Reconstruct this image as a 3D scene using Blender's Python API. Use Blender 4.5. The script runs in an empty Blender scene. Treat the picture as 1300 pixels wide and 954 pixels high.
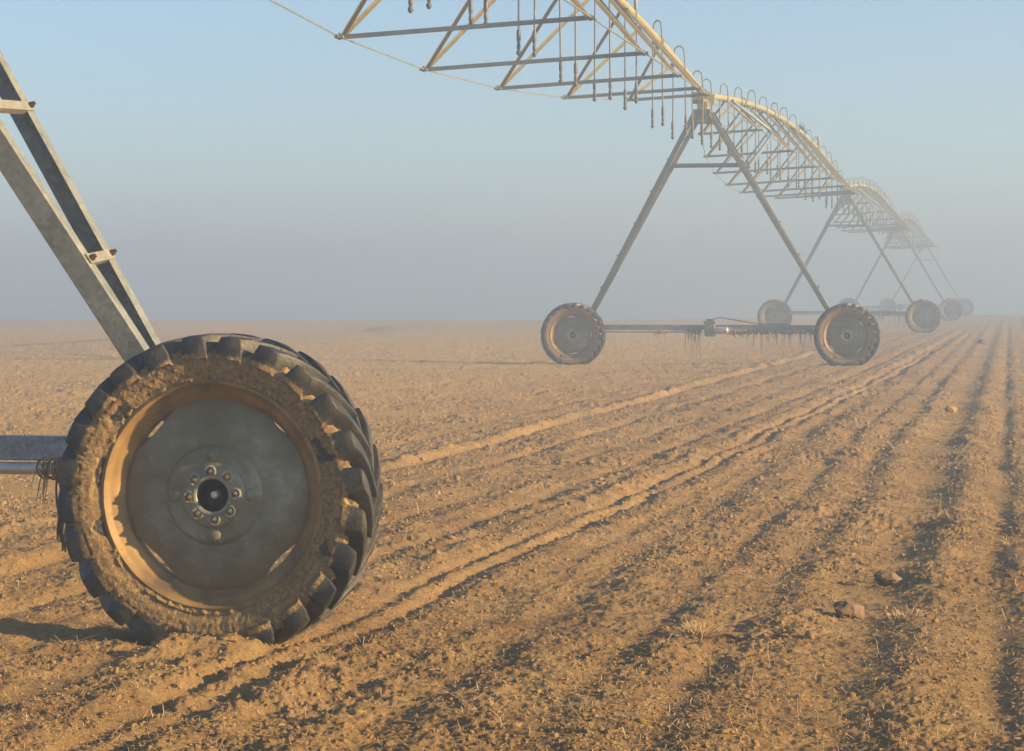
import bpy, math, random
import numpy as np
from mathutils import Vector, Matrix

random.seed(7)
rng = np.random.default_rng(11)
scene = bpy.context.scene
COL = scene.collection

# ------------------------------------------------------------------ camera model (photo pixels, 1300 wide)
F, CX, HZ, CAMH = 3200.0, 650.0, 375.0, 1.355
ALPHA = math.atan(631.0 / F)                  # bearing of the pivot line (right of straight ahead)
CA, SA = math.cos(ALPHA), math.sin(ALPHA)


def ground_at(px, py):
    Y = CAMH * F / (py - HZ)
    return (px - CX) / F * Y, Y


# ------------------------------------------------------------------ noise
def _hash(ix, iy, iz, seed):
    n = (ix.astype(np.int64) * 374761393 + iy.astype(np.int64) * 668265263 +
         iz.astype(np.int64) * 2147483647 + seed * 974634777) & 0xFFFFFFFF
    n = ((n ^ (n >> 13)) * 1274126177) & 0xFFFFFFFF
    n = ((n ^ (n >> 16)) * 2246822519) & 0xFFFFFFFF
    return n ^ (n >> 15)


def perlin2(x, y, seed=0):
    x0 = np.floor(x); y0 = np.floor(y)
    fx = x - x0; fy = y - y0
    ux = fx * fx * fx * (fx * (fx * 6 - 15) + 10); uy = fy * fy * fy * (fy * (fy * 6 - 15) + 10)
    z = np.zeros_like(x0)

    def g(dx, dy):
        h = _hash(x0 + dx, y0 + dy, z, seed) * (2 * math.pi / 4294967296.0)
        return np.cos(h) * (fx - dx) + np.sin(h) * (fy - dy)
    a = g(0, 0); b = g(1, 0); c = g(0, 1); d = g(1, 1)
    return 1.5 * ((a + (b - a) * ux) * (1 - uy) + (c + (d - c) * ux) * uy)


def vnoise3(p, seed=0):
    p0 = np.floor(p); f = p - p0
    u = f * f * (3 - 2 * f)
    out = 0
    for dx in (0, 1):
        for dy in (0, 1):
            for dz in (0, 1):
                h = _hash(p0[:, 0] + dx, p0[:, 1] + dy, p0[:, 2] + dz, seed) / 4294967296.0
                w = (u[:, 0] if dx else 1 - u[:, 0]) * (u[:, 1] if dy else 1 - u[:, 1]) * (u[:, 2] if dz else 1 - u[:, 2])
                out = out + h * w
    return out * 2 - 1


def fbm3(p, octaves=4, seed=0):
    a, s, t = 1.0, 0, 0
    for i in range(octaves):
        s = s + a * vnoise3(p * 2.03 ** i + 17.3 * i, seed + i); t += a; a *= 0.55
    return s / t


# ------------------------------------------------------------------ mesh helpers
class MB:
    def __init__(self):
        self.v, self.f, self.n = [], [], 0
        self.attr = []

    def add(self, verts, faces, attr=0.0):
        verts = np.asarray(verts, float)
        self.v.append(verts)
        self.f.extend([tuple(i + self.n for i in fc) for fc in faces])
        self.n += len(verts)
        self.attr.append(np.full(len(verts), attr) if np.isscalar(attr) else np.asarray(attr, float))
        return self

    def box(self, c, s, R=None):
        c = np.array(c, float); s = np.array(s, float) / 2
        v = np.array([[x, y, z] for x in (-1, 1) for y in (-1, 1) for z in (-1, 1)], float) * s
        if R is not None:
            v = v @ np.array(R).T
        return self.add(v + c, [(0, 1, 3, 2), (4, 6, 7, 5), (0, 4, 5, 1), (2, 3, 7, 6), (0, 2, 6, 4), (1, 5, 7, 3)])

    def extrude(self, prof, p0, p1, e1, e2):
        """closed profile in (e1, e2) swept from p0 to p1"""
        p0, p1, e1, e2 = (np.array(a, float) for a in (p0, p1, e1, e2))
        n = len(prof)
        off = np.array([a * e1 + b * e2 for a, b in prof])
        v = np.vstack([p0 + off, p1 + off])
        f = [(i, (i + 1) % n, (i + 1) % n + n, i + n) for i in range(n)]
        f += [tuple(range(n - 1, -1, -1)), tuple(range(n, 2 * n))]
        return self.add(v, f)

    def angle(self, p0, p1, a, b, t, e1, e2):
        """L section: web along -e1 (length a), flange along +e2 (length b), outer corner on the line"""
        return self.extrude([(0, 0), (-a, 0), (-a, t), (-t, t), (-t, b), (0, b)], p0, p1, e1, e2)

    def tube(self, pts, r, n=8, cap=True):
        pts = np.array(pts, float)
        m = len(pts)
        rr = np.full(m, r) if np.isscalar(r) else np.array(r, float)
        tang = np.gradient(pts, axis=0)
        tang /= np.linalg.norm(tang, axis=1)[:, None] + 1e-12
        up = np.array([0, 0, 1.0]) if abs(tang[0][2]) < 0.9 else np.array([1.0, 0, 0])
        e1 = np.cross(tang[0], up); e1 /= np.linalg.norm(e1)
        v = []
        for i in range(m):
            e1 = e1 - tang[i] * np.dot(e1, tang[i]); e1 /= np.linalg.norm(e1)
            e2 = np.cross(tang[i], e1)
            for k in range(n):
                a = 2 * math.pi * k / n
                v.append(pts[i] + rr[i] * (math.cos(a) * e1 + math.sin(a) * e2))
        f = []
        for i in range(m - 1):
            for k in range(n):
                k2 = (k + 1) % n
                f.append((i * n + k, i * n + k2, (i + 1) * n + k2, (i + 1) * n + k))
        if cap:
            f.append(tuple(range(n - 1, -1, -1))); f.append(tuple(range((m - 1) * n, m * n)))
        return self.add(v, f)

    def lathe(self, prof, n=64, c=(0, 0, 0), closed=False):
        """profile of (r, y) turned round the y axis"""
        prof = np.array(prof, float); m = len(prof)
        a = np.arange(n) * 2 * math.pi / n
        v = np.stack([np.outer(prof[:, 0], np.cos(a)), np.repeat(prof[:, 1:2], n, 1), np.outer(prof[:, 0], np.sin(a))], -1).reshape(-1, 3)
        f = []
        for i in range(m if closed else m - 1):
            i2 = (i + 1) % m
            for k in range(n):
                k2 = (k + 1) % n
                f.append((i * n + k, i * n + k2, i2 * n + k2, i2 * n + k))
        return self.add(v + np.array(c), f)

    def mesh(self, name, smooth=None, attr=None):
        me = bpy.data.meshes.new(name)
        v = np.vstack(self.v)
        me.from_pydata(v.tolist(), [], self.f)
        if attr:
            at = me.attributes.new(attr, 'FLOAT', 'POINT')
            at.data.foreach_set('value', np.concatenate(self.attr).astype(np.float32))
        me.update()
        if smooth is not None:
            me.shade_smooth()
            if smooth < 179:
                me.set_sharp_from_angle(angle=math.radians(smooth))
        return me

    def build(self, name, mat, parent=None, smooth=None, attr=None, bevel=0):
        me = self.mesh(name, smooth, attr)
        me.materials.append(mat)
        o = bpy.data.objects.new(name, me)
        COL.objects.link(o)
        if parent is not None:
            o.parent = parent
        if bevel:
            m = o.modifiers.new('bevel', 'BEVEL'); m.width = bevel; m.segments = 2; m.limit_method = 'ANGLE'
        return o


def tag(o, label=None, cat=None, group=None, kind=None):
    if label: o['label'] = label
    if cat: o['category'] = cat
    if group: o['group'] = group
    if kind: o['kind'] = kind
    return o


def empty(name, loc, rz=0, parent=None):
    o = bpy.data.objects.new(name, None)
    COL.objects.link(o)
    o.location = loc; o.rotation_euler = (0, 0, rz); o.empty_display_size = 0.2
    if parent is not None: o.parent = parent
    return o


def copy_tree(o, parent=None, skip=()):
    c = o.copy(); COL.objects.link(c); c.parent = parent
    for ch in list(o.children):
        if ch.name.split('.')[0] not in skip:
            copy_tree(ch, c, skip)
    return c


# ------------------------------------------------------------------ materials
def mat(name):
    m = bpy.data.materials.new(name); m.use_nodes = True
    nt = m.node_tree
    return m, nt, nt.nodes['Principled BSDF']


def N(nt, t, **kw):
    n = nt.nodes.new(t)
    for k, v in kw.items():
        if k in n.inputs: n.inputs[k].default_value = v
        else: setattr(n, k, v)
    return n


def ramp(nt, src, stops):
    r = nt.nodes.new('ShaderNodeValToRGB')
    el = r.color_ramp.elements
    el[0].position, el[0].color = stops[0][0], (*stops[0][1], 1)
    el[1].position, el[1].color = stops[-1][0], (*stops[-1][1], 1)
    for p, c in stops[1:-1]:
        e = el.new(p); e.color = (*c, 1)
    nt.links.new(src, r.inputs['Fac'])
    return r.outputs['Color']


def noise(nt, scale, detail=4, rough=0.55, vec=None):
    n = N(nt, 'ShaderNodeTexNoise', Scale=scale, Detail=detail, Roughness=rough)
    if vec is not None: nt.links.new(vec, n.inputs['Vector'])
    return n.outputs['Fac']


def objvec(nt):
    return nt.nodes.new('ShaderNodeTexCoord').outputs['Object']


def mixc(nt, fac, a, b, blend='MIX'):
    m = nt.nodes.new('ShaderNodeMix'); m.data_type = 'RGBA'; m.blend_type = blend
    for s, x in ((m.inputs[0], fac), (m.inputs[6], a), (m.inputs[7], b)):
        if isinstance(x, (int, float)): s.default_value = x
        elif isinstance(x, tuple): s.default_value = (*x, 1)
        else: nt.links.new(x, s)
    return m.outputs[2]


def bump(nt, b, height, strength=0.5, dist=0.01):
    n = N(nt, 'ShaderNodeBump', Strength=strength, Distance=dist)
    nt.links.new(height, n.inputs['Height']); nt.links.new(n.outputs['Normal'], b.inputs['Normal'])


def galvanised(name, lo, hi, rust=0.0, metallic=0.35, rough=0.5, spangle=45):
    m, nt, b = mat(name)
    v = objvec(nt)
    vor = N(nt, 'ShaderNodeTexVoronoi', Scale=float(spangle)); nt.links.new(v, vor.inputs['Vector'])
    sep = nt.nodes.new('ShaderNodeSeparateColor'); nt.links.new(vor.outputs['Color'], sep.inputs[0])
    nz = noise(nt, 9, 5, 0.6, v)
    add = N(nt, 'ShaderNodeMath', operation='MULTIPLY_ADD'); nt.links.new(sep.outputs[0], add.inputs[0])
    add.inputs[1].default_value = 0.35; nt.links.new(nz, add.inputs[2])
    c = ramp(nt, add.outputs[0], [(0.35, lo), (1.0, hi)])
    if rust:
        rz = noise(nt, 3.2, 6, 0.65, v)
        rf = ramp(nt, rz, [(0.62 - rust, (0, 0, 0)), (0.75 - rust * 0.6, (1, 1, 1))])
        c = mixc(nt, rf, c, (0.30, 0.17, 0.07))
    nt.links.new(c, b.inputs['Base Color'])
    b.inputs['Metallic'].default_value = metallic
    rr = N(nt, 'ShaderNodeMapRange'); nt.links.new(nz, rr.inputs['Value'])
    rr.inputs['To Min'].default_value = rough - 0.12; rr.inputs['To Max'].default_value = rough + 0.15
    nt.links.new(rr.outputs[0], b.inputs['Roughness'])
    bump(nt, b, nz, 0.12, 0.004)
    return m


M = {}
M['galv'] = galvanised('galvanised_steel', (0.108, 0.122, 0.114), (0.235, 0.252, 0.236), metallic=0.1, rough=0.6)
M['strap'] = galvanised('strap_steel', (0.17, 0.17, 0.145), (0.30, 0.29, 0.25), metallic=0.2, rough=0.55)
M['beam'] = galvanised('galvanised_beam', (0.13, 0.16, 0.18), (0.34, 0.38, 0.41), spangle=70)
M['shaft'] = galvanised('drive_shaft_steel', (0.42, 0.43, 0.43), (0.60, 0.60, 0.58), rough=0.4)
M['truss'] = galvanised('weathered_truss_steel', (0.195, 0.162, 0.072), (0.32, 0.278, 0.118), rust=0.08, metallic=0.2, rough=0.6)
M['cross'] = galvanised('grey_truss_steel', (0.13, 0.145, 0.145), (0.22, 0.24, 0.235), metallic=0.25, rough=0.6)
M['pipe'] = galvanised('weathered_pipe', (0.29, 0.245, 0.085), (0.41, 0.365, 0.145), rust=0.06, metallic=0.15, rough=0.55)
M['hub'] = galvanised('grey_hub_casting', (0.17, 0.175, 0.135), (0.33, 0.345, 0.30), metallic=0.15, rough=0.5, spangle=90)
M['blue'] = galvanised('plain_brace_steel', (0.17, 0.22, 0.27), (0.28, 0.34, 0.40), metallic=0.3, rough=0.45)


def simple(name, c0, c1, scale=30, rough=0.7, bmp=0.2, metallic=0.0, dist=0.003):
    m, nt, b = mat(name)
    v = objvec(nt)
    nz = noise(nt, scale, 5, 0.6, v)
    nt.links.new(ramp(nt, nz, [(0.3, c0), (0.7, c1)]), b.inputs['Base Color'])
    b.inputs['Roughness'].default_value = rough; b.inputs['Metallic'].default_value = metallic
    bump(nt, b, nz, bmp, dist)
    return m


M['rust'] = simple('rusty_bolt', (0.045, 0.022, 0.012), (0.12, 0.055, 0.025), 90, 0.8)
M['hose'] = simple('drop_hose', (0.10, 0.085, 0.06), (0.20, 0.17, 0.11), 20, 0.45)
M['nozzle'] = simple('nozzle_plastic', (0.05, 0.05, 0.05), (0.13, 0.11, 0.10), 40, 0.5)
M['orange'] = simple('orange_cap', (0.62, 0.16, 0.06), (0.75, 0.24, 0.10), 30, 0.5)
M['motor'] = simple('gear_motor_paint', (0.12, 0.13, 0.12), (0.22, 0.23, 0.21), 18, 0.55)
M['dark'] = simple('dark_hub_cup', (0.012, 0.010, 0.010), (0.03, 0.022, 0.02), 20, 0.5)
M['cream'] = simple('cream_light_spot', (0.72, 0.68, 0.52), (0.82, 0.78, 0.62), 60, 0.5)  # pale colour stands in for sunlit brightness seen through the hub hole
M['nut'] = simple('dark_lug_nut', (0.07, 0.06, 0.045), (0.22, 0.18, 0.11), 120, 0.4, metallic=0.6)
M['weed'] = simple('dry_weed', (0.20, 0.14, 0.075), (0.46, 0.33, 0.17), 14, 0.85)
M['rope'] = simple('dark_twine', (0.05, 0.03, 0.022), (0.12, 0.075, 0.05), 60, 0.9)
M['bird'] = simple('dark_plumage', (0.02, 0.02, 0.02), (0.06, 0.055, 0.05), 60, 0.8)
M['root'] = simple('brown_stick', (0.10, 0.055, 0.03), (0.22, 0.13, 0.07), 50, 0.85, 0.6)

SOIL0, SOIL1, SOIL2 = (0.215, 0.135, 0.058), (0.385, 0.252, 0.112), (0.51, 0.350, 0.168)


def soil_colour(nt, v, s=1.0):
    n1 = noise(nt, 0.55 * s, 4, 0.6, v); n2 = noise(nt, 9 * s, 6, 0.7, v); n3 = noise(nt, 70 * s, 3, 0.6, v)
    a = N(nt, 'ShaderNodeMath', operation='MULTIPLY_ADD'); nt.links.new(n2, a.inputs[0]); a.inputs[1].default_value = 0.8
    nt.links.new(n1, a.inputs[2])
    b = N(nt, 'ShaderNodeMath', operation='MULTIPLY_ADD'); nt.links.new(n3, b.inputs[0]); b.inputs[1].default_value = 0.58
    nt.links.new(a.outputs[0], b.inputs[2])
    d = N(nt, 'ShaderNodeMath', operation='MULTIPLY'); nt.links.new(b.outputs[0], d.inputs[0]); d.inputs[1].default_value = 1 / 2.4
    return ramp(nt, d.outputs[0], [(0.33, SOIL0), (0.5, SOIL1), (0.68, SOIL2)])


def soil_mat(name, s=1.0, fine=True):
    m, nt, b = mat(name)
    v = objvec(nt)
    c = soil_colour(nt, v, s)
    if fine:  # straw flecks
        st = nt.nodes.new('ShaderNodeMapping'); nt.links.new(v, st.inputs['Vector']); st.inputs['Scale'].default_value = (1, 3.2, 1)
        st.inputs['Rotation'].default_value = (0, 0, 0.5)
        dk = noise(nt, 1.1, 5, 0.62, st.outputs[0])
        c = mixc(nt, ramp(nt, dk, [(0.50, (0, 0, 0)), (0.68, (0.55, 0.55, 0.55))]), c, (0.175, 0.112, 0.058))
        fl = noise(nt, 42, 2, 0.5, st.outputs[0])
        c = mixc(nt, ramp(nt, fl, [(0.66, (0, 0, 0)), (0.72, (1, 1, 1))]), c, (0.47, 0.34, 0.18))
    if fine:  # the unworked part of the field, left of the wheel tracks, is thick with golden stubble
        dt = N(nt, 'ShaderNodeVectorMath', operation='DOT_PRODUCT'); nt.links.new(v, dt.inputs[0]); dt.inputs[1].default_value = (CA, -SA, 0)
        mr = N(nt, 'ShaderNodeMapRange'); nt.links.new(dt.outputs['Value'], mr.inputs['Value'])
        mr.inputs['From Min'].default_value = -3.8; mr.inputs['From Max'].default_value = -8.0; mr.inputs['To Max'].default_value = 1.0
        sn = noise(nt, 5.0, 5, 0.7, v)
        sm = N(nt, 'ShaderNodeMath', operation='MULTIPLY'); nt.links.new(mr.outputs[0], sm.inputs[0])
        nt.links.new(ramp(nt, sn, [(0.30, (0.15, 0.15, 0.15)), (0.60, (0.9, 0.9, 0.9))]), sm.inputs[1])
        c = mixc(nt, sm.outputs[0], c, (0.56, 0.375, 0.14))
    nt.links.new(c, b.inputs['Base Color'])
    b.inputs['Roughness'].default_value = 0.95
    b.inputs['Specular IOR Level'].default_value = 0.15
    h1 = noise(nt, 45 * s, 8, 0.75, v)
    bump(nt, b, h1, 1.0, 0.030 / s)
    return m


M['soil'] = soil_mat('tilled_soil')
M['clod'] = soil_mat('clod_soil', 2.0, False)
M['clod_dark'] = simple('dark_crusted_clod', (0.10, 0.07, 0.045), (0.22, 0.145, 0.085), 25, 0.95, 0.8, dist=0.01)

# straw: per-stalk colour from an attribute
m, nt, b = mat('straw'); M['straw'] = m
at = nt.nodes.new('ShaderNodeAttribute'); at.attribute_name = 'tone'
nt.links.new(ramp(nt, at.outputs['Fac'], [(0.0, (0.17, 0.10, 0.05)), (0.45, (0.36, 0.24, 0.12)), (0.85, (0.55, 0.40, 0.21)), (1.0, (0.66, 0.52, 0.33))]), b.inputs['Base Color'])
b.inputs['Roughness'].default_value = 0.8

# tyre rubber with dried mud where the attribute says so
m, nt, b = mat('muddy_tyre'); M['tyre'] = m
v = objvec(nt)
at = nt.nodes.new('ShaderNodeAttribute'); at.attribute_name = 'mud'
dust = noise(nt, 7, 5, 0.65, v)
rub = ramp(nt, dust, [(0.42, (0.018, 0.018, 0.019)), (0.58, (0.045, 0.041, 0.032)), (0.78, (0.125, 0.105, 0.066))])
fine = noise(nt, 55, 6, 0.7, v)
mudc = ramp(nt, fine, [(0.3, (0.12, 0.078, 0.038)), (0.5, (0.25, 0.166, 0.073)), (0.70, (0.42, 0.292, 0.135))])
edge = N(nt, 'ShaderNodeMath', operation='MULTIPLY_ADD'); nt.links.new(fine, edge.inputs[0]); edge.inputs[1].default_value = 0.5
nt.links.new(at.outputs['Fac'], edge.inputs[2])
fac = ramp(nt, edge.outputs[0], [(0.62, (0, 0, 0)), (0.80, (1, 1, 1))])
nt.links.new(mixc(nt, fac, rub, mudc), b.inputs['Base Color'])
rgh = N(nt, 'ShaderNodeMapRange'); nt.links.new(fac, rgh.inputs['Value']); rgh.inputs['To Min'].default_value = 0.45; rgh.inputs['To Max'].default_value = 0.95
nt.links.new(rgh.outputs[0], b.inputs['Roughness'])
hm = N(nt, 'ShaderNodeMath', operation='MULTIPLY'); nt.links.new(fine, hm.inputs[0]); nt.links.new(edge.outputs[0], hm.inputs[1])
bump(nt, b, hm.outputs[0], 0.8, 0.010)

# rim: galvanised under a dusting of dried mud
m, nt, b = mat('mud_dusted_rim'); M['rim'] = m
v = objvec(nt)
nz = noise(nt, 6, 6, 0.65, v); st = noise(nt, 40, 5, 0.7, v)
c = ramp(nt, nz, [(0.32, (0.12, 0.085, 0.042)), (0.5, (0.25, 0.155, 0.055)), (0.7, (0.34, 0.22, 0.082))])
c = mixc(nt, ramp(nt, st, [(0.62, (0, 0, 0)), (0.7, (1, 1, 1))]), c, (0.20, 0.19, 0.15))
nt.links.new(c, b.inputs['Base Color']); b.inputs['Roughness'].default_value = 0.62; b.inputs['Metallic'].default_value = 0.1
bump(nt, b, st, 0.35, 0.004)

m, nt, b = mat('grey_wheel_disc'); M['disc'] = m
v = objvec(nt)
nz = noise(nt, 4.5, 6, 0.65, v); st = noise(nt, 60, 4, 0.6, v)
c = ramp(nt, nz, [(0.28, (0.125, 0.100, 0.055)), (0.44, (0.168, 0.158, 0.102)), (0.58, (0.220, 0.222, 0.160)), (0.74, (0.32, 0.34, 0.29))])
c = mixc(nt, ramp(nt, st, [(0.64, (0, 0, 0)), (0.72, (0.6, 0.6, 0.6))]), c, (0.40, 0.40, 0.34))
# rain-washed streaks of dust run down the face
mp = nt.nodes.new('ShaderNodeMapping'); nt.links.new(v, mp.inputs['Vector']); mp.inputs['Scale'].default_value = (14, 3, 1.2)
sk = noise(nt, 1.6, 5, 0.6, mp.outputs[0])
c = mixc(nt, ramp(nt, sk, [(0.55, (0, 0, 0)), (0.8, (0.4, 0.4, 0.4))]), c, (0.16, 0.13, 0.075))
sx = nt.nodes.new('ShaderNodeSeparateXYZ'); nt.links.new(v, sx.inputs[0])
cx = nt.nodes.new('ShaderNodeCombineXYZ'); nt.links.new(sx.outputs[0], cx.inputs[0]); nt.links.new(sx.outputs[2], cx.inputs[2])
ln_ = N(nt, 'ShaderNodeVectorMath', operation='LENGTH'); nt.links.new(cx.outputs[0], ln_.inputs[0])
mr = N(nt, 'ShaderNodeMapRange'); nt.links.new(ln_.outputs['Value'], mr.inputs['Value']); mr.inputs['From Min'].default_value = 0.24; mr.inputs['From Max'].default_value = 0.375
dn = noise(nt, 11, 6, 0.7, v)
dm = N(nt, 'ShaderNodeMath', operation='MULTIPLY_ADD'); nt.links.new(mr.outputs[0], dm.inputs[0]); dm.inputs[1].default_value = 0.40; nt.links.new(dn, dm.inputs[2])
c = mixc(nt, ramp(nt, dm.outputs[0], [(0.60, (0, 0, 0)), (0.84, (0.6, 0.6, 0.6))]), c, (0.165, 0.115, 0.055))   # dried dust caught round the dish
nt.links.new(c, b.inputs['Base Color']); b.inputs['Roughness'].default_value = 0.5; b.inputs['Metallic'].default_value = 0.2
bump(nt, b, st, 0.15, 0.003)

# ------------------------------------------------------------------ wheel
TR, LUG, NL = 0.580, 0.055, 24          # carcass radius, lug height, lugs per side


def tyre_mesh(n, m, lug_n, seed, crust):
    mb = MB()
    ctrl = np.array([(0.440, -0.100), (0.450, -0.118), (0.478, -0.134), (0.515, -0.146), (0.548, -0.146), (0.570, -0.128),
                     (0.580, -0.090), (0.584, 0.0), (0.580, 0.090), (0.570, 0.128), (0.548, 0.146), (0.515, 0.146), (0.478, 0.134), (0.450, 0.118), (0.440, 0.100)])
    d = np.r_[0, np.cumsum(np.linalg.norm(np.diff(ctrl, axis=0), axis=1))]
    t = np.linspace(0, d[-1], m)
    pr = np.stack([np.interp(t, d, ctrl[:, 0]), np.interp(t, d, ctrl[:, 1])], 1)
    for _ in range(3):
        pr[1:-1] = (pr[:-2] + 2 * pr[1:-1] + pr[2:]) / 4
    tg = np.gradient(pr, axis=0); tg /= np.linalg.norm(tg, axis=1)[:, None]
    nr = np.stack([-tg[:, 1] * -1, -tg[:, 0]], 1)            # outward normal in (r, y)
    if nr[m // 2, 0] < 0: nr = -nr
    a = np.arange(n) * 2 * math.pi / n
    R = np.repeat(pr[:, 0][:, None], n, 1); Yv = np.repeat(pr[:, 1][:, None], n, 1); A = np.repeat(a[None], m, 0)
    P = np.stack([R * np.cos(A), Yv, R * np.sin(A)], -1).reshape(-1, 3)
    big = fbm3(P * 9, 3, seed).reshape(m, n); mid = fbm3(P * 26, 4, seed + 9).reshape(m, n); fin = fbm3(P * 75, 3, seed + 20).reshape(m, n)
    rr = R
    front = (Yv < -0.02)
    side = np.clip((0.575 + 0.012 * mid - rr) / 0.012, 0, 1) * (np.abs(Yv) > 0.09)      # sidewall, ragged at the shoulder
    bare = np.clip((big + 0.42) / 0.12, 0, 1)                                            # patches knocked clean
    tread = np.clip(0.5 + 1.6 * mid + 0.8 * big, 0, 1) * (np.abs(Yv) <= 0.13)            # mud packed between the lugs
    mud = np.clip(side * (0.35 + 0.65 * bare) + 0.75 * tread, 0, 1)
    shoulder = np.exp(-((rr - 0.560) / 0.012) ** 2) * (np.abs(Yv) > 0.10)
    ribs = 0.5 + 0.5 * np.sin(rr * 2 * math.pi / 0.035)
    h = crust * (side * bare * (0.003 + 0.0045 * np.abs(mid) + 0.0028 * fin + 0.0035 * np.clip(big, 0, 1)) + shoulder * np.clip(0.2 + 1.2 * mid + 0.6 * big, 0, 1) * (0.018 + 0.016 * fin)
                 + tread * 0.012 * np.clip(0.4 + mid, 0, 1)) + 0.0022 * ribs * side
    R2 = R + nr[:, 0][:, None] * h; Y2 = Yv + nr[:, 1][:, None] * h
    V = np.stack([R2 * np.cos(A), Y2, R2 * np.sin(A)], -1).reshape(-1, 3)
    f = []
    for i in range(m - 1):
        for k in range(n):
            k2 = (k + 1) % n
            f.append((i * n + k, (i + 1) * n + k, (i + 1) * n + k2, i * n + k2))
    mb.add(V, f, mud.reshape(-1))
    # tractor lugs: slanted bars that wrap over the shoulder
    RNG = random.Random(seed)
    for s in (-1, 1):
        for L in range(NL):
            a0 = 2 * math.pi * (L + (0.5 if s > 0 else 0)) / NL + RNG.uniform(-.008, .008)
            wear = RNG.uniform(-.004, .003)
            rows = []
            K = lug_n
            for i in range(K + 1):
                q = i / K
                y = -0.014 + q * 0.172                                # distance out from the centre line
                sl = 0.36 * q ** 0.85                                 # slant
                top = TR + LUG + wear - 0.007 * max(0, (q - 0.72) / 0.28) ** 1.6
                base = TR - 0.022 - (0.026 * max(0, (q - 0.6) / 0.4))
                wt = 0.023 + 0.019 * q ** 2; wb = 0.033 + 0.020 * q ** 2
                ac = a0 + sl
                sect = [(base, -wb), (TR + 0.004, -wb * 0.98), (top - 0.006, -wt - 0.001), (top - 0.0006, -wt + 0.004), (top, 0), (top - 0.0006, wt - 0.004), (top - 0.006, wt + 0.001), (TR + 0.004, wb * 0.98), (base, wb)]
                rows.append([((r) * math.cos(ac + w / r), s * y, (r) * math.sin(ac + w / r)) for r, w in sect])
            # end cap pulled outwards and rounded
            q = rows[-1]
            cen = np.mean(np.array(q), axis=0)
            capr = [tuple(np.array(p) * 0.84 + cen * 0.16 + np.array([0, s * 0.005, 0])) for p in q]
            rows.append(capr)
            V = np.array(rows).reshape(-1, 3)
            jit = fbm3(V * 30, 2, seed + 3)[:, None] * 0.003
            rad = V * np.array([1, 0, 1]); rad /= np.linalg.norm(rad, axis=1)[:, None]
            V = V + rad * jit
            w = 9; f = []
            for i in range(len(rows) - 1):
                for k in range(w - 1):
                    q = (i * w + k, i * w + k + 1, (i + 1) * w + k + 1, (i + 1) * w + k)
                    f.append(q if s < 0 else q[::-1])
            e = tuple((len(rows) - 1) * w + k for k in range(w)); f.append(e if s < 0 else e[::-1])
            rV = np.hypot(V[:, 0], V[:, 2])
            mm = np.clip((0.556 + 0.02 * fbm3(V * 20, 2, seed + 6) - rV) / 0.012, 0, 1) * 0.8 + 0.16 * np.clip(fbm3(V * 9, 2, seed + 5) * 2, 0, 1)
            mb.add(V, f, mm)
    return mb


def rim_mb(n):
    # rim band: lip, bead seat, drop centre, far lip (both skins)
    outer = [(0.452, -0.112), (0.449, -0.122), (0.441, -0.124), (0.434, -0.117), (0.429, -0.104), (0.418, -0.094), (0.404, -0.086), (0.398, -0.080), (0.386, -0.068), (0.376, -0.056),
             (0.371, -0.040), (0.370, -0.020), (0.374, 0.00), (0.392, 0.035), (0.410, 0.068), (0.424, 0.088), (0.432, 0.105), (0.440, 0.122), (0.452, 0.112)]
    inner = [(r + 0.007, y * 0.97) for r, y in outer[::-1][1:-1]]
    return MB().lathe(outer + inner, n, closed=True)


def disc_mb(n, rings, slots=(19, 19, 19, 19)):
    mb = MB()
    a = np.arange(n) * 2 * math.pi / n
    RO = 0.377
    qd = (np.mod(a, math.pi / 2) - math.pi / 4)                         # angle from the nearest diagonal
    q = np.abs(qd)
    half = np.radians(np.array(slots, float))[(a // (math.pi / 2)).astype(int) % 4]
    chord = RO - (RO * (1 - np.cos(half)) + 0.007) * np.clip(1 - (q / half) ** 2, 0, 1) ** 1.35
    edge = np.where(q < half, chord, RO)
    prof_r = [0.066, 0.070, 0.100, 0.122, 0.128, 0.150, 0.176, 0.184, 0.190, 0.196, 0.205, 0.25, 0.29, 0.325, 0.355, 0.377]
    prof_y = [-0.060, -0.062, -0.062, -0.060, -0.050, -0.047, -0.045, -0.045, -0.041, -0.036, -0.036, -0.033, -0.027, -0.018, -0.008, 0.004]
    prof_y = [-0.098, -0.100, -0.100, -0.098, -0.091, -0.089, -0.089, -0.088, -0.083, -0.076, -0.076, -0.074, -0.070, -0.063, -0.056, -0.047]
    t = np.linspace(0, 1, rings)
    rows = []
    for ti in t:
        r = 0.066 + (edge - 0.066) * ti
        y = np.interp(r, prof_r, prof_y)
        for ang in (0, 90, 180, 270):                                   # four pressed dimples
            cx, cz = 0.158 * math.cos(math.radians(ang)), 0.158 * math.sin(math.radians(ang))
            dd = np.hypot(r * np.cos(a) - cx, r * np.sin(a) - cz)
            y = y - 0.009 * np.clip(1 - (dd / 0.026) ** 2, 0, 1) ** 0.7
        rows.append(np.stack([r * np.cos(a), y, r * np.sin(a)], -1))
    V = np.array(rows).reshape(-1, 3)
    f = [(i * n + k, i * n + (k + 1) % n, (i + 1) * n + (k + 1) % n, (i + 1) * n + k) for i in range(rings - 1) for k in range(n)]
    mb.add(V, f)
    return mb


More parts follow.
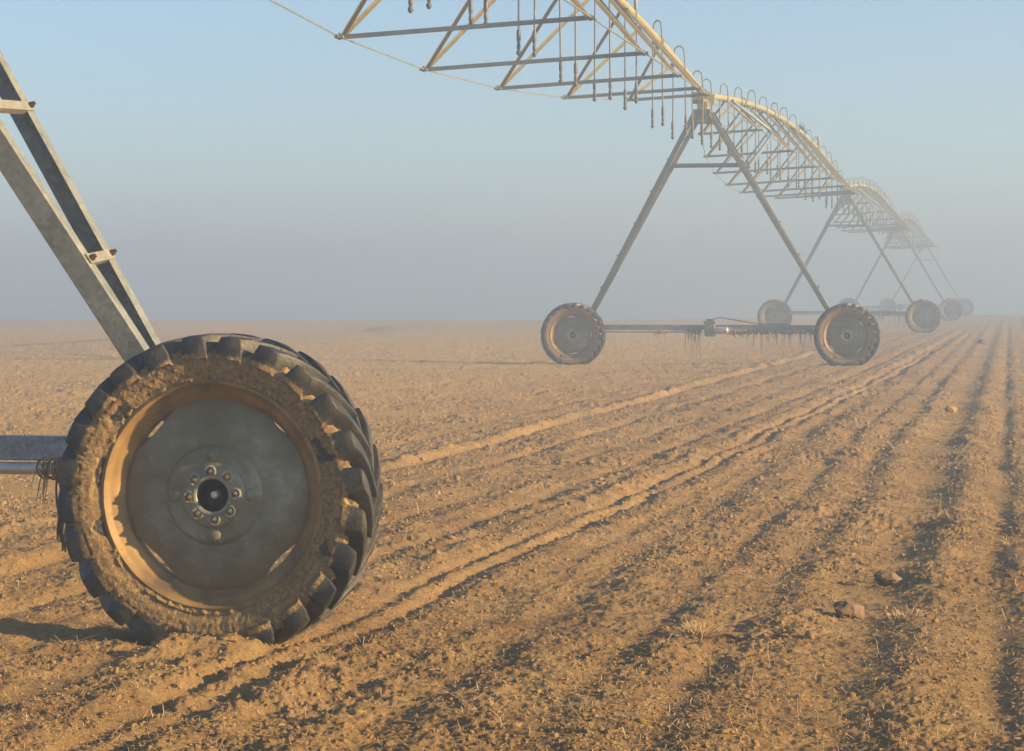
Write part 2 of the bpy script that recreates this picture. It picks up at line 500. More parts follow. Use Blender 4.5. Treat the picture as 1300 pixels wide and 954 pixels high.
def hub_parts(near, w):
    hb = MB()
    hy = -0.036
    n = 64 if near else 24
    hb.lathe([(0.066, -0.064), (0.068, -0.070), (0.076, -0.072), (0.080, -0.069), (0.108, -0.069), (0.116, -0.066), (0.120, -0.056)], n)
    for k in range(8):                                                  # raised horseshoe round each nut
        a = math.radians(45 * k + 22 * 0 + 4)
        c = np.array([0.094 * math.cos(a), -0.070, 0.094 * math.sin(a)])
        pts = [c + 0.021 * np.array([math.cos(a + b), 0, math.sin(a + b)]) for b in np.linspace(-2.1, 2.1, 9 if near else 4)]
        hb.tube(pts, 0.0062, 6 if near else 4)
    ho_ = hb.build('hub_flange', M['hub'], w, 40); ho_.location = (0, hy, 0)
    cup = MB().lathe([(0.066, -0.064), (0.060, -0.055), (0.058, 0.03), (0.030, 0.034), (0.028, 0.02), (0.0, 0.02)], n)
    cup.build('hub_cup', M['dark'], w, 40).location = (0, hy, 0)
    MB().lathe([(0.015, 0.020), (0.015, -0.030), (0.010, -0.035), (0.0, -0.036)], 16).build('hub_light_spot', M['cream'], w, 50).location = (-0.006, hy, 0)  # nub added for the bright spot in the hub; its light is only colour
    if near:
        for k in range(8):
            a = math.radians(45 * k + 4)
            c = (0.094 * math.cos(a), 0, 0.094 * math.sin(a))
            nb = MB().lathe([(0.0, -0.090), (0.004, -0.090), (0.006, -0.088), (0.006, -0.084), (0.0105, -0.083), (0.0125, -0.080), (0.0125, -0.068)], 6, c)
            nb.build('lug_nut', M['nut'], w).location = (0, hy, 0)


def make_wheel(near, parent, loc, seed):
    w = disc_mb(480 if near else 96, 70 if near else 26, (8, 21, 24, 17) if near else (17, 19, 19, 19)).build('wheel', M['disc'], parent, 60)
    so = w.modifiers.new('thickness', 'SOLIDIFY'); so.thickness = 0.006; so.offset = -1
    w.location = loc
    rim_mb(256 if near else 96).build('rim', M['rim'], w, 50)
    t = tyre_mesh(1100 if near else 220, 110 if near else 46, 10 if near else 6, seed, 1.0 if near else 0.8)
    if not near:
        t.attr = [a_ * 0.72 for a_ in t.attr]
    t.v = [v_ * np.array([1, 0.93, 1]) for v_ in t.v]
    t.build('tyre', M['tyre'], w, 32 if near else 40, 'mud')
    hub_parts(near, w)
    return w


# ------------------------------------------------------------------ drive tower
WB, HUBZ, APU, PIPEZ, LV = 2.68, 0.57, -0.12, 5.27, 0.30
ZB, ZT = 0.66, 4.98


UB, UT, SEP = 2.60, 0.16, 0.17


def leg_line(side, front, z):
    """outer corner of a leg member at height z (tower coordinates u, v, z)"""
    ub, ut = UB, UT
    t = (z - ZB) / (ZT - ZB)
    u = side * (ub + (ut - ub) * t) + APU * t
    sep = 0.10 + SEP * (z - ZB)
    return np.array([u, LV + (-sep / 2 if front else sep / 2), z])


def make_tower(near_right):
    root = empty('drive_tower', (0, 0, 0), -ALPHA)
    # base beam: channel with the drive shaft hung below
    b = MB()
    prof = [(-0.055, -0.05), (0.055, -0.05), (0.055, 0.05), (-0.055, 0.05)]
    b.extrude([(-0.05, -0.05), (0.05, -0.05), (0.05, 0.05), (-0.05, 0.05)], (-2.62, LV, 0.722), (2.62, LV, 0.722), (0, 1, 0), (0, 0, 1))
    beam = b.build('base_beam', M['beam'], root, 30, bevel=0.006)
    for s in (-1, 1):
        sh = MB().tube([(s * 0.22, LV - 0.035, 0.640), (s * 2.55, LV - 0.035, 0.640)], 0.026, 14)
        so = sh.build('drive_shaft', M['shaft'], root, 40)
        for u in (0.30, 2.42):
            cp = MB().lathe([(0.0, -0.05), (0.037, -0.05), (0.037, 0.05), (0.0, 0.05)], 16)
            vv = cp.v[-1].copy(); cp.v[-1] = np.stack([vv[:, 1] + s * u, vv[:, 0] + LV - 0.035, vv[:, 2] + 0.640], -1)
            cp.build('shaft_coupler', M['motor'], so, 40)
    g = MB()
    g.box((0.0, LV - 0.04, 0.67), (0.20, 0.20, 0.25)); g.box((0.0, LV - 0.05, 0.82), (0.24, 0.16, 0.05))
    g.box((0.01, LV - 0.05, 0.865), (0.16, 0.13, 0.05))
    gm = g.build('gear_motor', M['motor'], root, 30, bevel=0.012)
    mt = MB().lathe([(0, -0.13), (0.06, -0.13), (0.068, -0.11), (0.068, 0.12), (0.05, 0.14), (0, 0.14)], 20)
    mt.v[-1] = np.stack([mt.v[-1][:, 1] + 0.22, mt.v[-1][:, 0] + LV - 0.09, mt.v[-1][:, 2] + 0.665], -1)
    mt.build('motor_housing', M['shaft'], gm, 40)
    cd = MB().tube([(0.05, LV - .1, 0.88), (0.2, LV - .1, 0.92), (0.9, LV - .06, 0.80), (1.5, LV - .06, 0.785)], 0.012, 6)
    cd.build('motor_cable', M['hose'], gm, 60)
    for s in (-1, 1):
        gb = MB().lathe([(0, 0.04), (0.10, 0.04), (0.13, 0.07), (0.13, 0.20), (0.10, 0.26), (0, 0.26)], 28, (s * WB, 0, HUBZ))
        gb.box((s * (WB - 0.10), LV - 0.02, 0.66), (0.26, 0.14, 0.16))
        gb.build('wheel_gearbox', M['motor'], root, 40)
    # legs: two angles per side that meet at the beam and spread along the pipe
    for s in (1, -1):
        for front in (True, False):
            p0, p1 = leg_line(s, front, ZB + 0.02), leg_line(s, front, ZT)
            d = (p1 - p0) / np.linalg.norm(p1 - p0)
            e2 = np.array([0, 1.0 if front else -1.0, 0]); e2 = e2 - d * np.dot(d, e2); e2 /= np.linalg.norm(e2)
            e1 = np.cross(d, e2); e1 /= np.linalg.norm(e1)
            if e1[0] * s < 0: e1 = -e1
            lb = MB().angle(p0, p1, 0.100, 0.075, 0.007, e1, e2)
            if np.dot(np.cross(e1, e2), d) > 0:
                lb.f = [f[::-1] for f in lb.f]
            lb.build('leg', M['galv'], root, 20, bevel=0.004)
        for k in range(6):
            z = 1.50 + 0.63 * k
            a, c = leg_line(s, True, z), leg_line(s, False, z + 0.025)
            t = (leg_line(s, True, z + 0.1) - leg_line(s, True, z - 0.1)); t /= np.linalg.norm(t)
            nrm = np.array([abs(t[2]) * s, 0, abs(t[0])]); nrm /= np.linalg.norm(nrm)
            along = np.array([0, 1.0, 0])
            A0 = a + np.array([0, 0.015, 0]) + nrm * 0.004; C0 = c + np.array([0, -0.015, 0]) + nrm * 0.004
            sb = MB().extrude([(-0.022, 0), (0.022, 0), (0.022, 0.005), (-0.022, 0.005)], A0, C0, t, nrm)
            sb.extrude([(-0.022, -0.030), (-0.017, -0.030), (-0.017, 0), (-0.022, 0)], A0 + along * 0.02, C0 - along * 0.02, t, nrm)
            so = sb.build('strap', M['strap'], root)
            for P in (a + np.array([0, 0.038, 0]), c - np.array([0, 0.038, 0])):
                q = P + nrm * 0.012
                bt = MB().tube([q - nrm * 0.004, q + nrm * 0.011], 0.014, 6)
                bt.tube([q + nrm * 0.011, q + nrm * 0.022], 0.009, 8)
                bt.build('bolt', M['rust'], so)
    # apex plates, saddle and horizontal braces
    for front in (True, False):
        vz = leg_line(1, front, 4.9)[1] + (0.012 if front else -0.012)
        r0, l0 = leg_line(1, front, 4.74), leg_line(-1, front, 4.74)
        r1, l1 = leg_line(1, front, ZT), leg_line(-1, front, ZT)
        pl = MB()
        sgn = 1 if front else -1
        pts = [(l0[0] + .06, l0[2]), (r0[0] - .06, r0[2]), (r1[0] - .02, r1[2]), (l1[0] + .02, l1[2])]
        pl.add([(u, vz, z) for u, z in pts] + [(u, vz + 0.008, z) for u, z in pts],
               [(0, 1, 2, 3), (7, 6, 5, 4), (0, 4, 5, 1), (1, 5, 6, 2), (2, 6, 7, 3), (3, 7, 4, 0)])
        pl.build('apex_plate', M['truss'], root)
        z = 3.93
        a, c = leg_line(-1, front, z), leg_line(1, front, z)
        off = 0.016 if front else -0.016
        br = MB().angle(a + np.array([0.02, off, 0]), c + np.array([-0.02, off, 0]), 0.055, 0.05, 0.006, (0, 0, 1), (0, 1 if front else -1, 0))
        br.build('horizontal_brace', M['cross'], root)
    sd = MB()
    sd.extrude([(-0.05, -0.06), (0.05, -0.06), (0.05, 0.0), (-0.05, 0.0)], (APU, LV - 0.72, 5.185), (APU, LV + 0.72, 5.185), (1, 0, 0), (0, 0, 1))
    sd.build('saddle_beam', M['pipe'], root)
    jt = MB()
    for y0, y1, r in ((-0.34, -0.28, 0.115), (-0.28, 0.28, 0.085), (0.28, 0.34, 0.115), (-0.10, -0.06, 0.11), (0.06, 0.10, 0.11)):
        jt.lathe([(0, y0), (r, y0), (r, y1), (0, y1)], 20, (APU, LV, PIPEZ))
    jt.box((APU, LV, 5.10), (0.12, 0.62, 0.20)); jt.box((APU, LV - 0.30, 5.06), (0.20, 0.10, 0.14))
    jt.box((APU - 0.16, LV - 0.1, 5.22), (0.10, 0.20, 0.22)); jt.box((APU + 0.15, LV + 0.12, 5.20), (0.09, 0.14, 0.2))
    jt.build('pipe_joint', M['pipe'], root, 40)
    cb = MB()
    for dx, sg in ((-0.13, 1), (0.05, -1), (0.12, 1)):
        cb.tube([(APU + dx, LV - 0.33, 5.20), (APU + dx * 1.5, LV - 0.42, 5.05 + 0.02 * sg), (APU + dx * 1.3, LV - 0.42, 4.86), (APU + dx * 2, LV - 0.36, 4.70)], 0.010, 6)
    cb.build('joint_cables', M['hose'], root, 60)
    # bent steadying brace from the right leg to the first truss joint beyond the tower
    kn = leg_line(1, False, 3.88)
    bb = MB().tube([kn + np.array([0.02, 0.05, 0]), (0.84, LV + 3.9, 4.72), (0.80, LV + 4.05, 4.83), (0.70, LV + 4.0, 4.92), (0.16, LV + 2.5, 5.36)], 0.035, 10)
    bb.build('bent_brace', M['blue'], root, 60)
    return root


# ------------------------------------------------------------------ pipe span
BOW, DROP, TW = 0.76, 1.70, 2.90


def make_span(L, n_st, pitch, hooks, root, cap_t):
    """local y runs along the span from tower to tower; z is height above ground"""
    def pz(y):
        t = y / L
        return PIPEZ + BOW * 4 * t * (1 - t)
    ys = np.linspace(0.36, L - 0.36, 60)
    pm = MB().tube([(0, y, pz(y)) for y in ys], 0.064, 16)
    pipe = pm.build('span_pipe', M['pipe'], root, 60)
    nseg = 6
    for k in range(1, nseg):
        y = L * k / nseg
        fl = MB().lathe([(0.06, -0.025), (0.098, -0.025), (0.098, 0.025), (0.06, 0.025)], 18, (0, y, pz(y)))
        fl.build('pipe_flange', M['pipe'], pipe, 40)
    y0 = (L - pitch * (n_st - 1)) / 2
    st = [y0 + pitch * k for k in range(n_st)]

    def low(y, s):
        t = y / L
        k = 4 * t * (1 - t)
        x, zr = s * TW / 2 * k ** 0.9, -DROP * k                 # the truss hangs rolled a few degrees about its pipe
        return np.array([x + zr * 0.054, y, pz(y) + zr + x * 0.054])
    rods = {-1: [], 1: []}
    for y in st:
        a, c = low(y, -1), low(y, 1)
        cr = MB().angle(a + np.array([0.05, 0, 0.03]), c + np.array([-0.05, 0, 0.03]), 0.055, 0.05, 0.006, (0, 0, 1), (0, 1, 0))
        cr.build('cross_beam', M['cross'], root)
        for s in (-1, 1):
            j = low(y, s)
            for dy in (-1.25, 0.75):
                yt = np.clip(y + dy, 0.3, L - 0.3)
                top = np.array([s * 0.055, yt, pz(yt) - 0.06])
                dv = (top - j) / np.linalg.norm(top - j)
                e2 = np.cross(dv, np.array([1.0 * s, 0, 0.6])); e2 /= np.linalg.norm(e2)
                e1 = np.cross(e2, dv)
                dg = MB().angle(j + dv * 0.03, top, 0.046, 0.046, 0.006, e1, e2)
                dg.build('truss_diagonal', M['truss'], root)
            jb = MB().box(j, (0.10, 0.16, 0.035)); jb.tube([j + np.array([-.02, .03, -.03]), j + np.array([-.02, .03, .05])], 0.012, 6)
            jb.build('truss_joint', M['galv'], root)
        for dy in (-1.25, 0.75):
            yt = np.clip(y + dy, 0.3, L - 0.3)
            gp = MB().box((0, yt, pz(yt) - 0.07), (0.15, 0.14, 0.03))
            gp.build('truss_bracket', M['cross'], root)
    for s in (-1, 1):
        pts = [np.array([s * 0.10, 0.45, PIPEZ - 0.09])] + [low(y, s) for y in st] + [np.array([s * 0.10, L - 0.45, PIPEZ - 0.09])]
        MB().tube(pts, 0.010, 6).build('truss_rod', M['galv'], root, 60)
    RR = random.Random(int(L * 100))
    for y in hooks:
        sd = MB()
        rot = RR.uniform(-0.75, 0.75); d = 0.085
        ex = np.array([math.cos(rot), math.sin(rot), 0])
        zt = pz(y) + 0.31 + RR.uniform(-.03, .03)
        c0 = np.array([RR.uniform(-.02, .02), y, 0])
        arc = [c0 + ex * (d * math.cos(a)) + np.array([0, 0, zt - d + d * 1.05 * math.sin(a)]) for a in np.linspace(0, math.pi, 9)]
        ends = []
        for sg in (1, -1):
            zb = 4.30 + RR.uniform(-.10, .14)
            sw = np.array([RR.uniform(-.03, .03), RR.uniform(-.03, .03), 0])
            off = ex * (sg * (0.105 if abs(rot) < 1 else d))
            ends.append(c0 + off + sw * 0.6 + np.array([0, 0, zb]))
        off = np.array([0.105 - d, 0, 0])
        path = [ends[0] + np.array([0, 0, 0.02]), c0 + ex * 0.107 + np.array([0, 0, pz(y) - 0.12]), c0 + ex * 0.105 + np.array([0, 0, pz(y) + 0.02])] + arc + \
               [c0 - ex * 0.105 + np.array([0, 0, pz(y) + 0.02]), c0 - ex * 0.107 + np.array([0, 0, pz(y) - 0.12]), ends[1] + np.array([0, 0, 0.02])]
        sd.tube(path, 0.0135, 8)
        so = sd.build('sprinkler_drop', M['hose'], root, 60)
        for e in ends:
            nb = MB().tube([e + np.array([0, 0, z]) for z in (0.30, 0.28, 0.16, 0.13, 0.11, 0.06, 0.045, 0.02, 0.0, -0.03)],
                           [0.016, 0.026, 0.027, 0.015, 0.024, 0.024, 0.014, 0.030, 0.032, 0.012], 8)
            nb.build('nozzle', M['nozzle'], so, 50)
    # valve riser with an orange cap
    yv = cap_t * L
    rv = MB().tube([(0.02, yv, pz(yv) + 0.06), (0.02, yv, pz(yv) + 0.26)], [0.03, 0.028], 10)
    r = rv.build('valve_riser', M['pipe'], root, 50)
    cpm = MB().tube([(0.02, yv, pz(yv) + 0.25), (0.02, yv, pz(yv) + 0.28), (0.02, yv, pz(yv) + 0.36), (0.02, yv, pz(yv) + 0.39)], [0.045, 0.05, 0.048, 0.025], 12)
    cpm.build('valve_cap', M['orange'], r, 50)


# ------------------------------------------------------------------ place towers and spans
def tower_origin(px, Y):
    """tower origin (centre of its wheel line) from the outer hub of the right wheel"""
    X = (px - CX) / F * Y
    hx, hy = X, Y
    # hub face is 0.06 in front of the wheel plane, WB to the right of the centre
    return np.array([hx - WB * CA + 0.06 * SA, hy + WB * SA + 0.06 * CA, 0.0])


T = [tower_origin(274, 9.92), tower_origin(1075, 48.6)]
x2, xs = T[1][0], 0.1974
STEP = 42.7
for k in range(1, 4):
    T.append(np.array([x2 + xs * STEP * k, T[1][1] + STEP * k, 0]))


def brow(d):
    """the field falls away gently far off"""
    e = np.maximum(d - 150.0, 0)
    return -np.minimum(8e-5 * e * e, 3.0) if np.isscalar(d) or True else 0


tower_labels = [
    'nearest drive tower, a galvanised leg rising beside a huge mud-caked lugged wheel',
    'complete A-frame drive tower with two muddy wheels, weeds and gear motor on its beam',
    'drive tower seen through the big A-frame, slightly fogged, right wheel on bare soil',
    'fog-grey drive tower, one pale wheel peeping out behind a browner one',
    'last and faintest drive tower, almost lost in the fog',
]
proto = make_tower(True)
# far wheels share one mesh set
lowL = make_wheel(False, proto, (-WB, 0, HUBZ), 5)
lowR = make_wheel(False, proto, (WB, 0, HUBZ), 8)
lowL.rotation_euler = (0, 0.7, 0); lowR.rotation_euler = (0, 0.06, 0)
towers = [None] * 5
for i in range(1, 5):
    t = proto if i == 1 else copy_tree(proto, None, ('bolt',))
    towers[i] = t
    t.location = (T[i][0], T[i][1], float(brow(T[i][1])))
    t['label'] = tower_labels[i]; t['category'] = 'irrigation tower'; t['group'] = 'drive towers of the irrigation machine'
UB, UT, SEP = 2.60, 0.0, 0.30
n0 = make_tower(True)
UB, UT, SEP = 2.60, 0.16, 0.17
towers[0] = n0
n0.location = tuple(T[0])
tag(n0, tower_labels[0], 'irrigation tower', 'drive towers of the irrigation machine')
wl = copy_tree(lowL, n0)
wr = make_wheel(True, n0, (WB, 0, HUBZ), 21)
wr.rotation_euler = (0, -0.02, 0)

span_labels = [
    'nearest arched truss span of sprinkler pipe crossing overhead, its grey cross beams large',
    'arched golden truss span leading off from the complete A-frame tower, hooks along its pipe',
    'smaller hazy truss span beyond the second A-frame, with crowded drop hoses',
    'faintest truss span, fading into the fog at the far end of the machine',
]


def apex(i):
    return np.array([T[i][0] + APU * CA + LV * SA, T[i][1] - APU * SA + LV * CA, float(brow(T[i][1]))])


span_proto = None
spans = []
for i in range(4):
    a, c = apex(i), apex(i + 1)
    L = float(np.hypot(c[0] - a[0], c[1] - a[1]))
    rz = -math.atan2(c[0] - a[0], c[1] - a[1])
    if i == 0:
        s = empty('truss_span', a, rz)
        hooks = [L - 0.95 - 2.93 * k for k in range(13)]
        make_span(L, 8, 4.17, hooks, s, 1 - 9.45 / L)
    elif i == 1:
        s = span_proto = empty('truss_span', a, rz)
        hooks = [0.55 + 2.86 * k for k in range(15)]
        make_span(L, 9, 4.17, hooks, s, 0.685)
    else:
        s = copy_tree(span_proto)
        s.location = a; s.rotation_euler = (0, 0, rz)
    tag(s, span_labels[i], 'pipe span', 'truss spans of the irrigation machine')
    spans.append(s)

# ------------------------------------------------------------------ the field
def qs(X, Y):
    return X * CA - Y * SA, X * SA + Y * CA


def drift(s):
    e = np.maximum(s - 10, -6)
    return 0.6 * (1 - np.exp(-np.maximum(e, 0) / 25)) + 0.005 * e + 0.024 * np.minimum(e, 0)


# (q at s = 10, how much it follows the drift, half width, depth)
RUTS = [(-0.60, 0.06, 0.160, 0.029), (-0.05, 0.0, 0.070, 0.021), (0.55, 0.0, 0.10, 0.05), (1.25, 0.0, 0.10, 0.04),
        (-2.74, 1.0, 0.045, 0.036), (-2.58, 1.0, 0.045, 0.036), (-3.26, 1.0, 0.08, 0.036), (-3.75, 1.0, 0.06, 0.016), (-4.30, 0.8, 0.07, 0.030),
        (-4.86, 0.55, 0.080, 0.045), (-1.95, 0.1, 0.09, 0.018), (-1.46, 0.1, 0.06, 0.013), (-1.10, 0.1, 0.08, 0.017), (-2.20, 0.5, 0.06, 0.012),
        (-5.6, 0.3, 0.10, 0.014), (-6.5, 0.2, 0.10, 0.010), (-7.5, 0.2, 0.12, 0.010), (-8.6, 0.1, 0.12, 0.010), (-9.8, 0.1, 0.12, 0.010)]
BERMS = [(-0.33, 0.05, 0.12, 0.024), (0.10, 0.0, 0.09, 0.010), (-5.03, 0.55, 0.09, 0.035), (-2.90, 1.0, 0.07, 0.024), (-2.42, 1.0, 0.06, 0.014), (-3.07, 1.0, 0.08, 0.018),
         (-4.05, 0.9, 0.12, 0.020), (-3.5, 1.0, 0.07, 0.012), (-1.7, 0.1, 0.09, 0.014), (-1.31, 0.1, 0.08, 0.010), (-0.92, 0.08, 0.09, 0.016), (0.85, 0, .12, .03)]


def height(X, Y, cell=None):
    q, s = qs(X, Y)
    if cell is None: cell = np.full_like(X, 0.01)
    wob = 0.05 * perlin2(s * 0.35, q * 0.5, 3) + 0.02 * perlin2(s * 1.3, q * 1.2, 4)
    h = 0.030 * perlin2(X * 0.16, Y * 0.12, 1) + 0.018 * perlin2(X * 0.6, Y * 0.5, 2)
    dr = drift(s)
    smooth = np.zeros_like(X)
    for k, (q0, fd, w, d) in enumerate(RUTS):
        qc = q0 + fd * dr + wob
        var = 0.7 + 0.85 * perlin2(s * 0.30 + 11 * k, np.zeros_like(s) + k, 40 + k)
        g = np.exp(-np.abs((q - qc) / w) ** 2.6)
        far = np.clip(1.15 - s / 160, 0.35, 1)
        h = h - d * np.clip(var, 0.15, 1.3) * g * far
        smooth = np.maximum(smooth, g * (0.7 if d > 0.034 else 0.25))
    for k, (q0, fd, w, d) in enumerate(BERMS):
        qc = q0 + fd * dr + wob
        var = 0.7 + 0.9 * perlin2(s * 0.8 + 7 * k, np.zeros_like(s) + k, 70 + k) + 0.5 * perlin2(s * 2.6, q * 2.6, 90 + k)
        h = h + d * np.clip(var, 0.0, 1.6) * np.exp(-((q - qc) / w) ** 2)
    rough = (1 - smooth) * np.clip(0.85 + 0.8 * perlin2(X * 0.7, Y * 0.5, 8), 0.35, 1.7)
    for lam, amp, sd in ((0.8, 0.016, 21), (0.36, 0.012, 22), (0.17, 0.0120, 23), (0.085, 0.0090, 24), (0.042, 0.0074, 25), (0.022, 0.0056, 26), (0.012, 0.0034, 27)):
        fade = np.clip(lam / (cell * 1.2), 0, 1) ** 0.5
        nse = perlin2(X / lam, Y / lam, sd)
        if lam < 0.4: nse = 1.2 * np.maximum(nse, -0.25) ** 1 - 0.05        # clods stand up out of a flatter bed
        h = h + amp * rough * fade * nse
    # soil ploughed up round the near tyre
    for cx, cy, sx, sy, a in ((-1.06, 9.66, 0.20, 0.09, 0.030), (-1.33, 9.60, 0.18, 0.12, 0.025), (-0.80, 9.78, 0.16, 0.16, 0.015), (-1.75, 9.72, 0.25, 0.10, -0.04)):
        h = h + a * np.exp(-((X - cx) / sx) ** 2 - ((Y - cy) / sy) ** 2) * (1 + 0.5 * perlin2(X * 14, Y * 14, 33))
    d = np.hypot(X, Y)
    e = np.maximum(d - (150.0 - 44.0 * np.clip((-q - 6) / 16, 0, 1)), 0)      # the field rolls away sooner on the left
    return h - np.minimum(8e-5 * e * e, 3.0)


def make_field():
    dmin, dmax = 5.4, 235.0
    # row spacing grows with the square of the distance near the camera's height, as does the detail one can see
    inv = np.linspace(1 / dmin, 1 / dmax, 980)
    Yr = 1 / inv
    Yr = np.r_[np.array([-120, -60, -30, -15, -8, -4, -1, 1.5, 3.2, 4.3, 5.0]), Yr, np.array([260, 300, 360, 450, 560, 680])]
    fine = np.linspace(-0.27, 0.27, 1180)
    g = 0.27 * 1.32 ** np.arange(1, 22)
    xr = np.r_[-g[::-1], fine, g]
    S = np.maximum(Yr, 5.0) + 4.0
    X = np.clip(xr[None, :] * S[:, None], -680, 680)
    X = X + np.sign(xr)[None, :] * np.arange(len(xr))[None, :] * 0      # keep columns ordered
    # clipped columns would coincide: spread them a little beyond the edge
    over = np.abs(xr[None, :] * S[:, None]) > 680
    X = np.where(over, np.sign(xr)[None, :] * (680 + 2.0 * np.log1p(np.abs(xr[None, :] * S[:, None]) - 680 + 1e-6 * 0)), X)
    Yg = np.repeat(Yr[:, None], len(xr), 1)
    dY = np.gradient(Yr)[:, None]; dX = np.gradient(xr)[None, :] * S[:, None]
    cell = np.maximum(np.abs(dX), np.abs(dY) * 0.12) + 0 * Yg
    nr, nc = Yg.shape
    Z = height(X.ravel(), Yg.ravel(), cell.ravel())
    V = np.stack([X.ravel(), Yg.ravel(), Z], -1).astype(np.float32)
    i = np.arange(nr - 1)[:, None] * nc + np.arange(nc - 1)[None, :]
    F_ = np.stack([i, i + 1, i + nc + 1, i + nc], -1).reshape(-1, 4)
    me = bpy.data.meshes.new('field')
    me.vertices.add(len(V)); me.vertices.foreach_set('co', V.ravel())
    me.loops.add(F_.size); me.loops.foreach_set('vertex_index', F_.ravel().astype(np.int32))
    me.polygons.add(len(F_)); me.polygons.foreach_set('loop_start', np.arange(0, F_.size, 4, dtype=np.int32))
    me.update(calc_edges=True); me.validate()
    me.shade_smooth()
    me.materials.append(M['soil'])
    o = bpy.data.objects.new('field', me); COL.objects.link(o)
    o['kind'] = 'structure'
    return o


make_field()


def fast_mesh(name, V, F_, material, attr=None, smooth=False):
    me = bpy.data.meshes.new(name)
    k = F_.shape[1]
    me.vertices.add(len(V)); me.vertices.foreach_set('co', V.astype(np.float32).ravel())
    me.loops.add(F_.size); me.loops.foreach_set('vertex_index', F_.ravel().astype(np.int32))
    me.polygons.add(len(F_)); me.polygons.foreach_set('loop_start', np.arange(0, F_.size, k, dtype=np.int32))
    if attr is not None:
        a = me.attributes.new('tone', 'FLOAT', 'POINT'); a.data.foreach_set('value', attr.astype(np.float32))
    me.update(calc_edges=True)
    if smooth: me.shade_smooth()
    me.materials.append(material)
    o = bpy.data.objects.new(name, me); COL.objects.link(o)
    return o


def scatter(n, y0, y1, half=0.235):
    Y = 1 / rng.uniform(1 / y1, 1 / y0, n)
    X = rng.uniform(-half, half, n) * (Y + 4.0)
    return X, Y


# straw litter: bent ribbons with a little thickness
def make_straw():
    n = 90000
    X, Y = scatter(n, 6.0, 75.0)
    keep = (perlin2(X * 0.9, Y * 0.6, 51) + 0.7 * rng.uniform(-1, 1, n)) > -0.25
    X, Y = X[keep], Y[keep]; n = len(X)
    sc = np.clip(Y / 14, 0.8, 2.6)
    ln = np.exp(rng.normal(-3.45, 0.55, n)) * sc ** 0.8
    wd = rng.uniform(0.0010, 0.0024, n) * sc
    az = rng.uniform(0, 2 * math.pi, n)
    tilt = rng.normal(0.10, 0.28, n)
    up = rng.uniform(0, 1, n) < 0.05
    tilt = np.where(up, rng.uniform(0.6, 1.4, n), tilt); ln = np.where(up, np.minimum(ln, 0.10), ln)
    d = np.stack([np.cos(az) * np.cos(tilt), np.sin(az) * np.cos(tilt), np.sin(tilt)], -1)
    sd = np.stack([-np.sin(az), np.cos(az), 0 * az], -1)
    upv = np.cross(d, sd)
    Z = height(X, Y) + np.where(up, -0.004, 0.004 + np.abs(np.sin(tilt)) * ln * 0.4)
    P = np.stack([X, Y, Z], -1)
    bend = rng.normal(0, 0.12, n)[:, None] * ln[:, None]
    V = []
    for t, w in ((-0.5, 0.8), (0.0, 1.0), (0.5, 0.5)):
        c = P + d * (ln * (t + np.where(up, 0.5, 0)))[:, None] + (sd * 0.7 + np.array([0, 0, 0.3])) * bend * (1 - 4 * t * t)
        V += [c - sd * (wd * w)[:, None], c + upv * (wd * w * 0.7)[:, None] * -1, c + sd * (wd * w)[:, None]]
    V = np.stack(V, 1).reshape(-1, 3)               # 9 verts each
    base = np.arange(n)[:, None] * 9
    fs = []
    for r in (0, 3):
        for a, b in ((0, 1), (1, 2), (2, 0)):
            fs.append(np.stack([base[:, 0] + r + a, base[:, 0] + r + b, base[:, 0] + r + 3 + b, base[:, 0] + r + 3 + a], -1))
    F_ = np.concatenate(fs)
    tone = np.repeat(np.clip(rng.beta(1.6, 1.8, n), 0, 1), 9)
    o = fast_mesh('straw_litter', V, F_, M['straw'], tone)
    tag(o, 'bits of dry straw and crop stubble strewn over the tilled soil', 'straw', kind='stuff')


make_straw()

PHI = (1 + 5 ** .5) / 2
ICO = np.array([(-1, PHI, 0), (1, PHI, 0), (-1, -PHI, 0), (1, -PHI, 0), (0, -1, PHI), (0, 1, PHI), (0, -1, -PHI), (0, 1, -PHI), (PHI, 0, -1), (PHI, 0, 1), (-PHI, 0, -1), (-PHI, 0, 1)]) / math.sqrt(1 + PHI * PHI)
ICF = [(0, 11, 5), (0, 5, 1), (0, 1, 7), (0, 7, 10), (0, 10, 11), (1, 5, 9), (5, 11, 4), (11, 10, 2), (10, 7, 6), (7, 1, 8), (3, 9, 4), (3, 4, 2), (3, 2, 6), (3, 6, 8), (3, 8, 9), (4, 9, 5), (2, 4, 11), (6, 2, 10), (8, 6, 7), (9, 8, 1)]


def subdiv(V, F_):
    V = [tuple(v) for v in V]; cache = {}; out = []

    def mid(a, b):
        k = (min(a, b), max(a, b))
        if k not in cache:
            m_ = (np.array(V[a]) + np.array(V[b])) / 2; m_ /= np.linalg.norm(m_)
            V.append(tuple(m_)); cache[k] = len(V) - 1
        return cache[k]
    for a, b, c in F_:
        ab, bc, ca = mid(a, b), mid(b, c), mid(c, a)
        out += [(a, ab, ca), (b, bc, ab), (c, ca, bc), (ab, bc, ca)]
    return np.array(V), out


ICO2, ICF2 = subdiv(ICO, ICF)
ICO3, ICF3 = subdiv(ICO2, ICF2)
ICO4, ICF4 = subdiv(ICO3, ICF3)


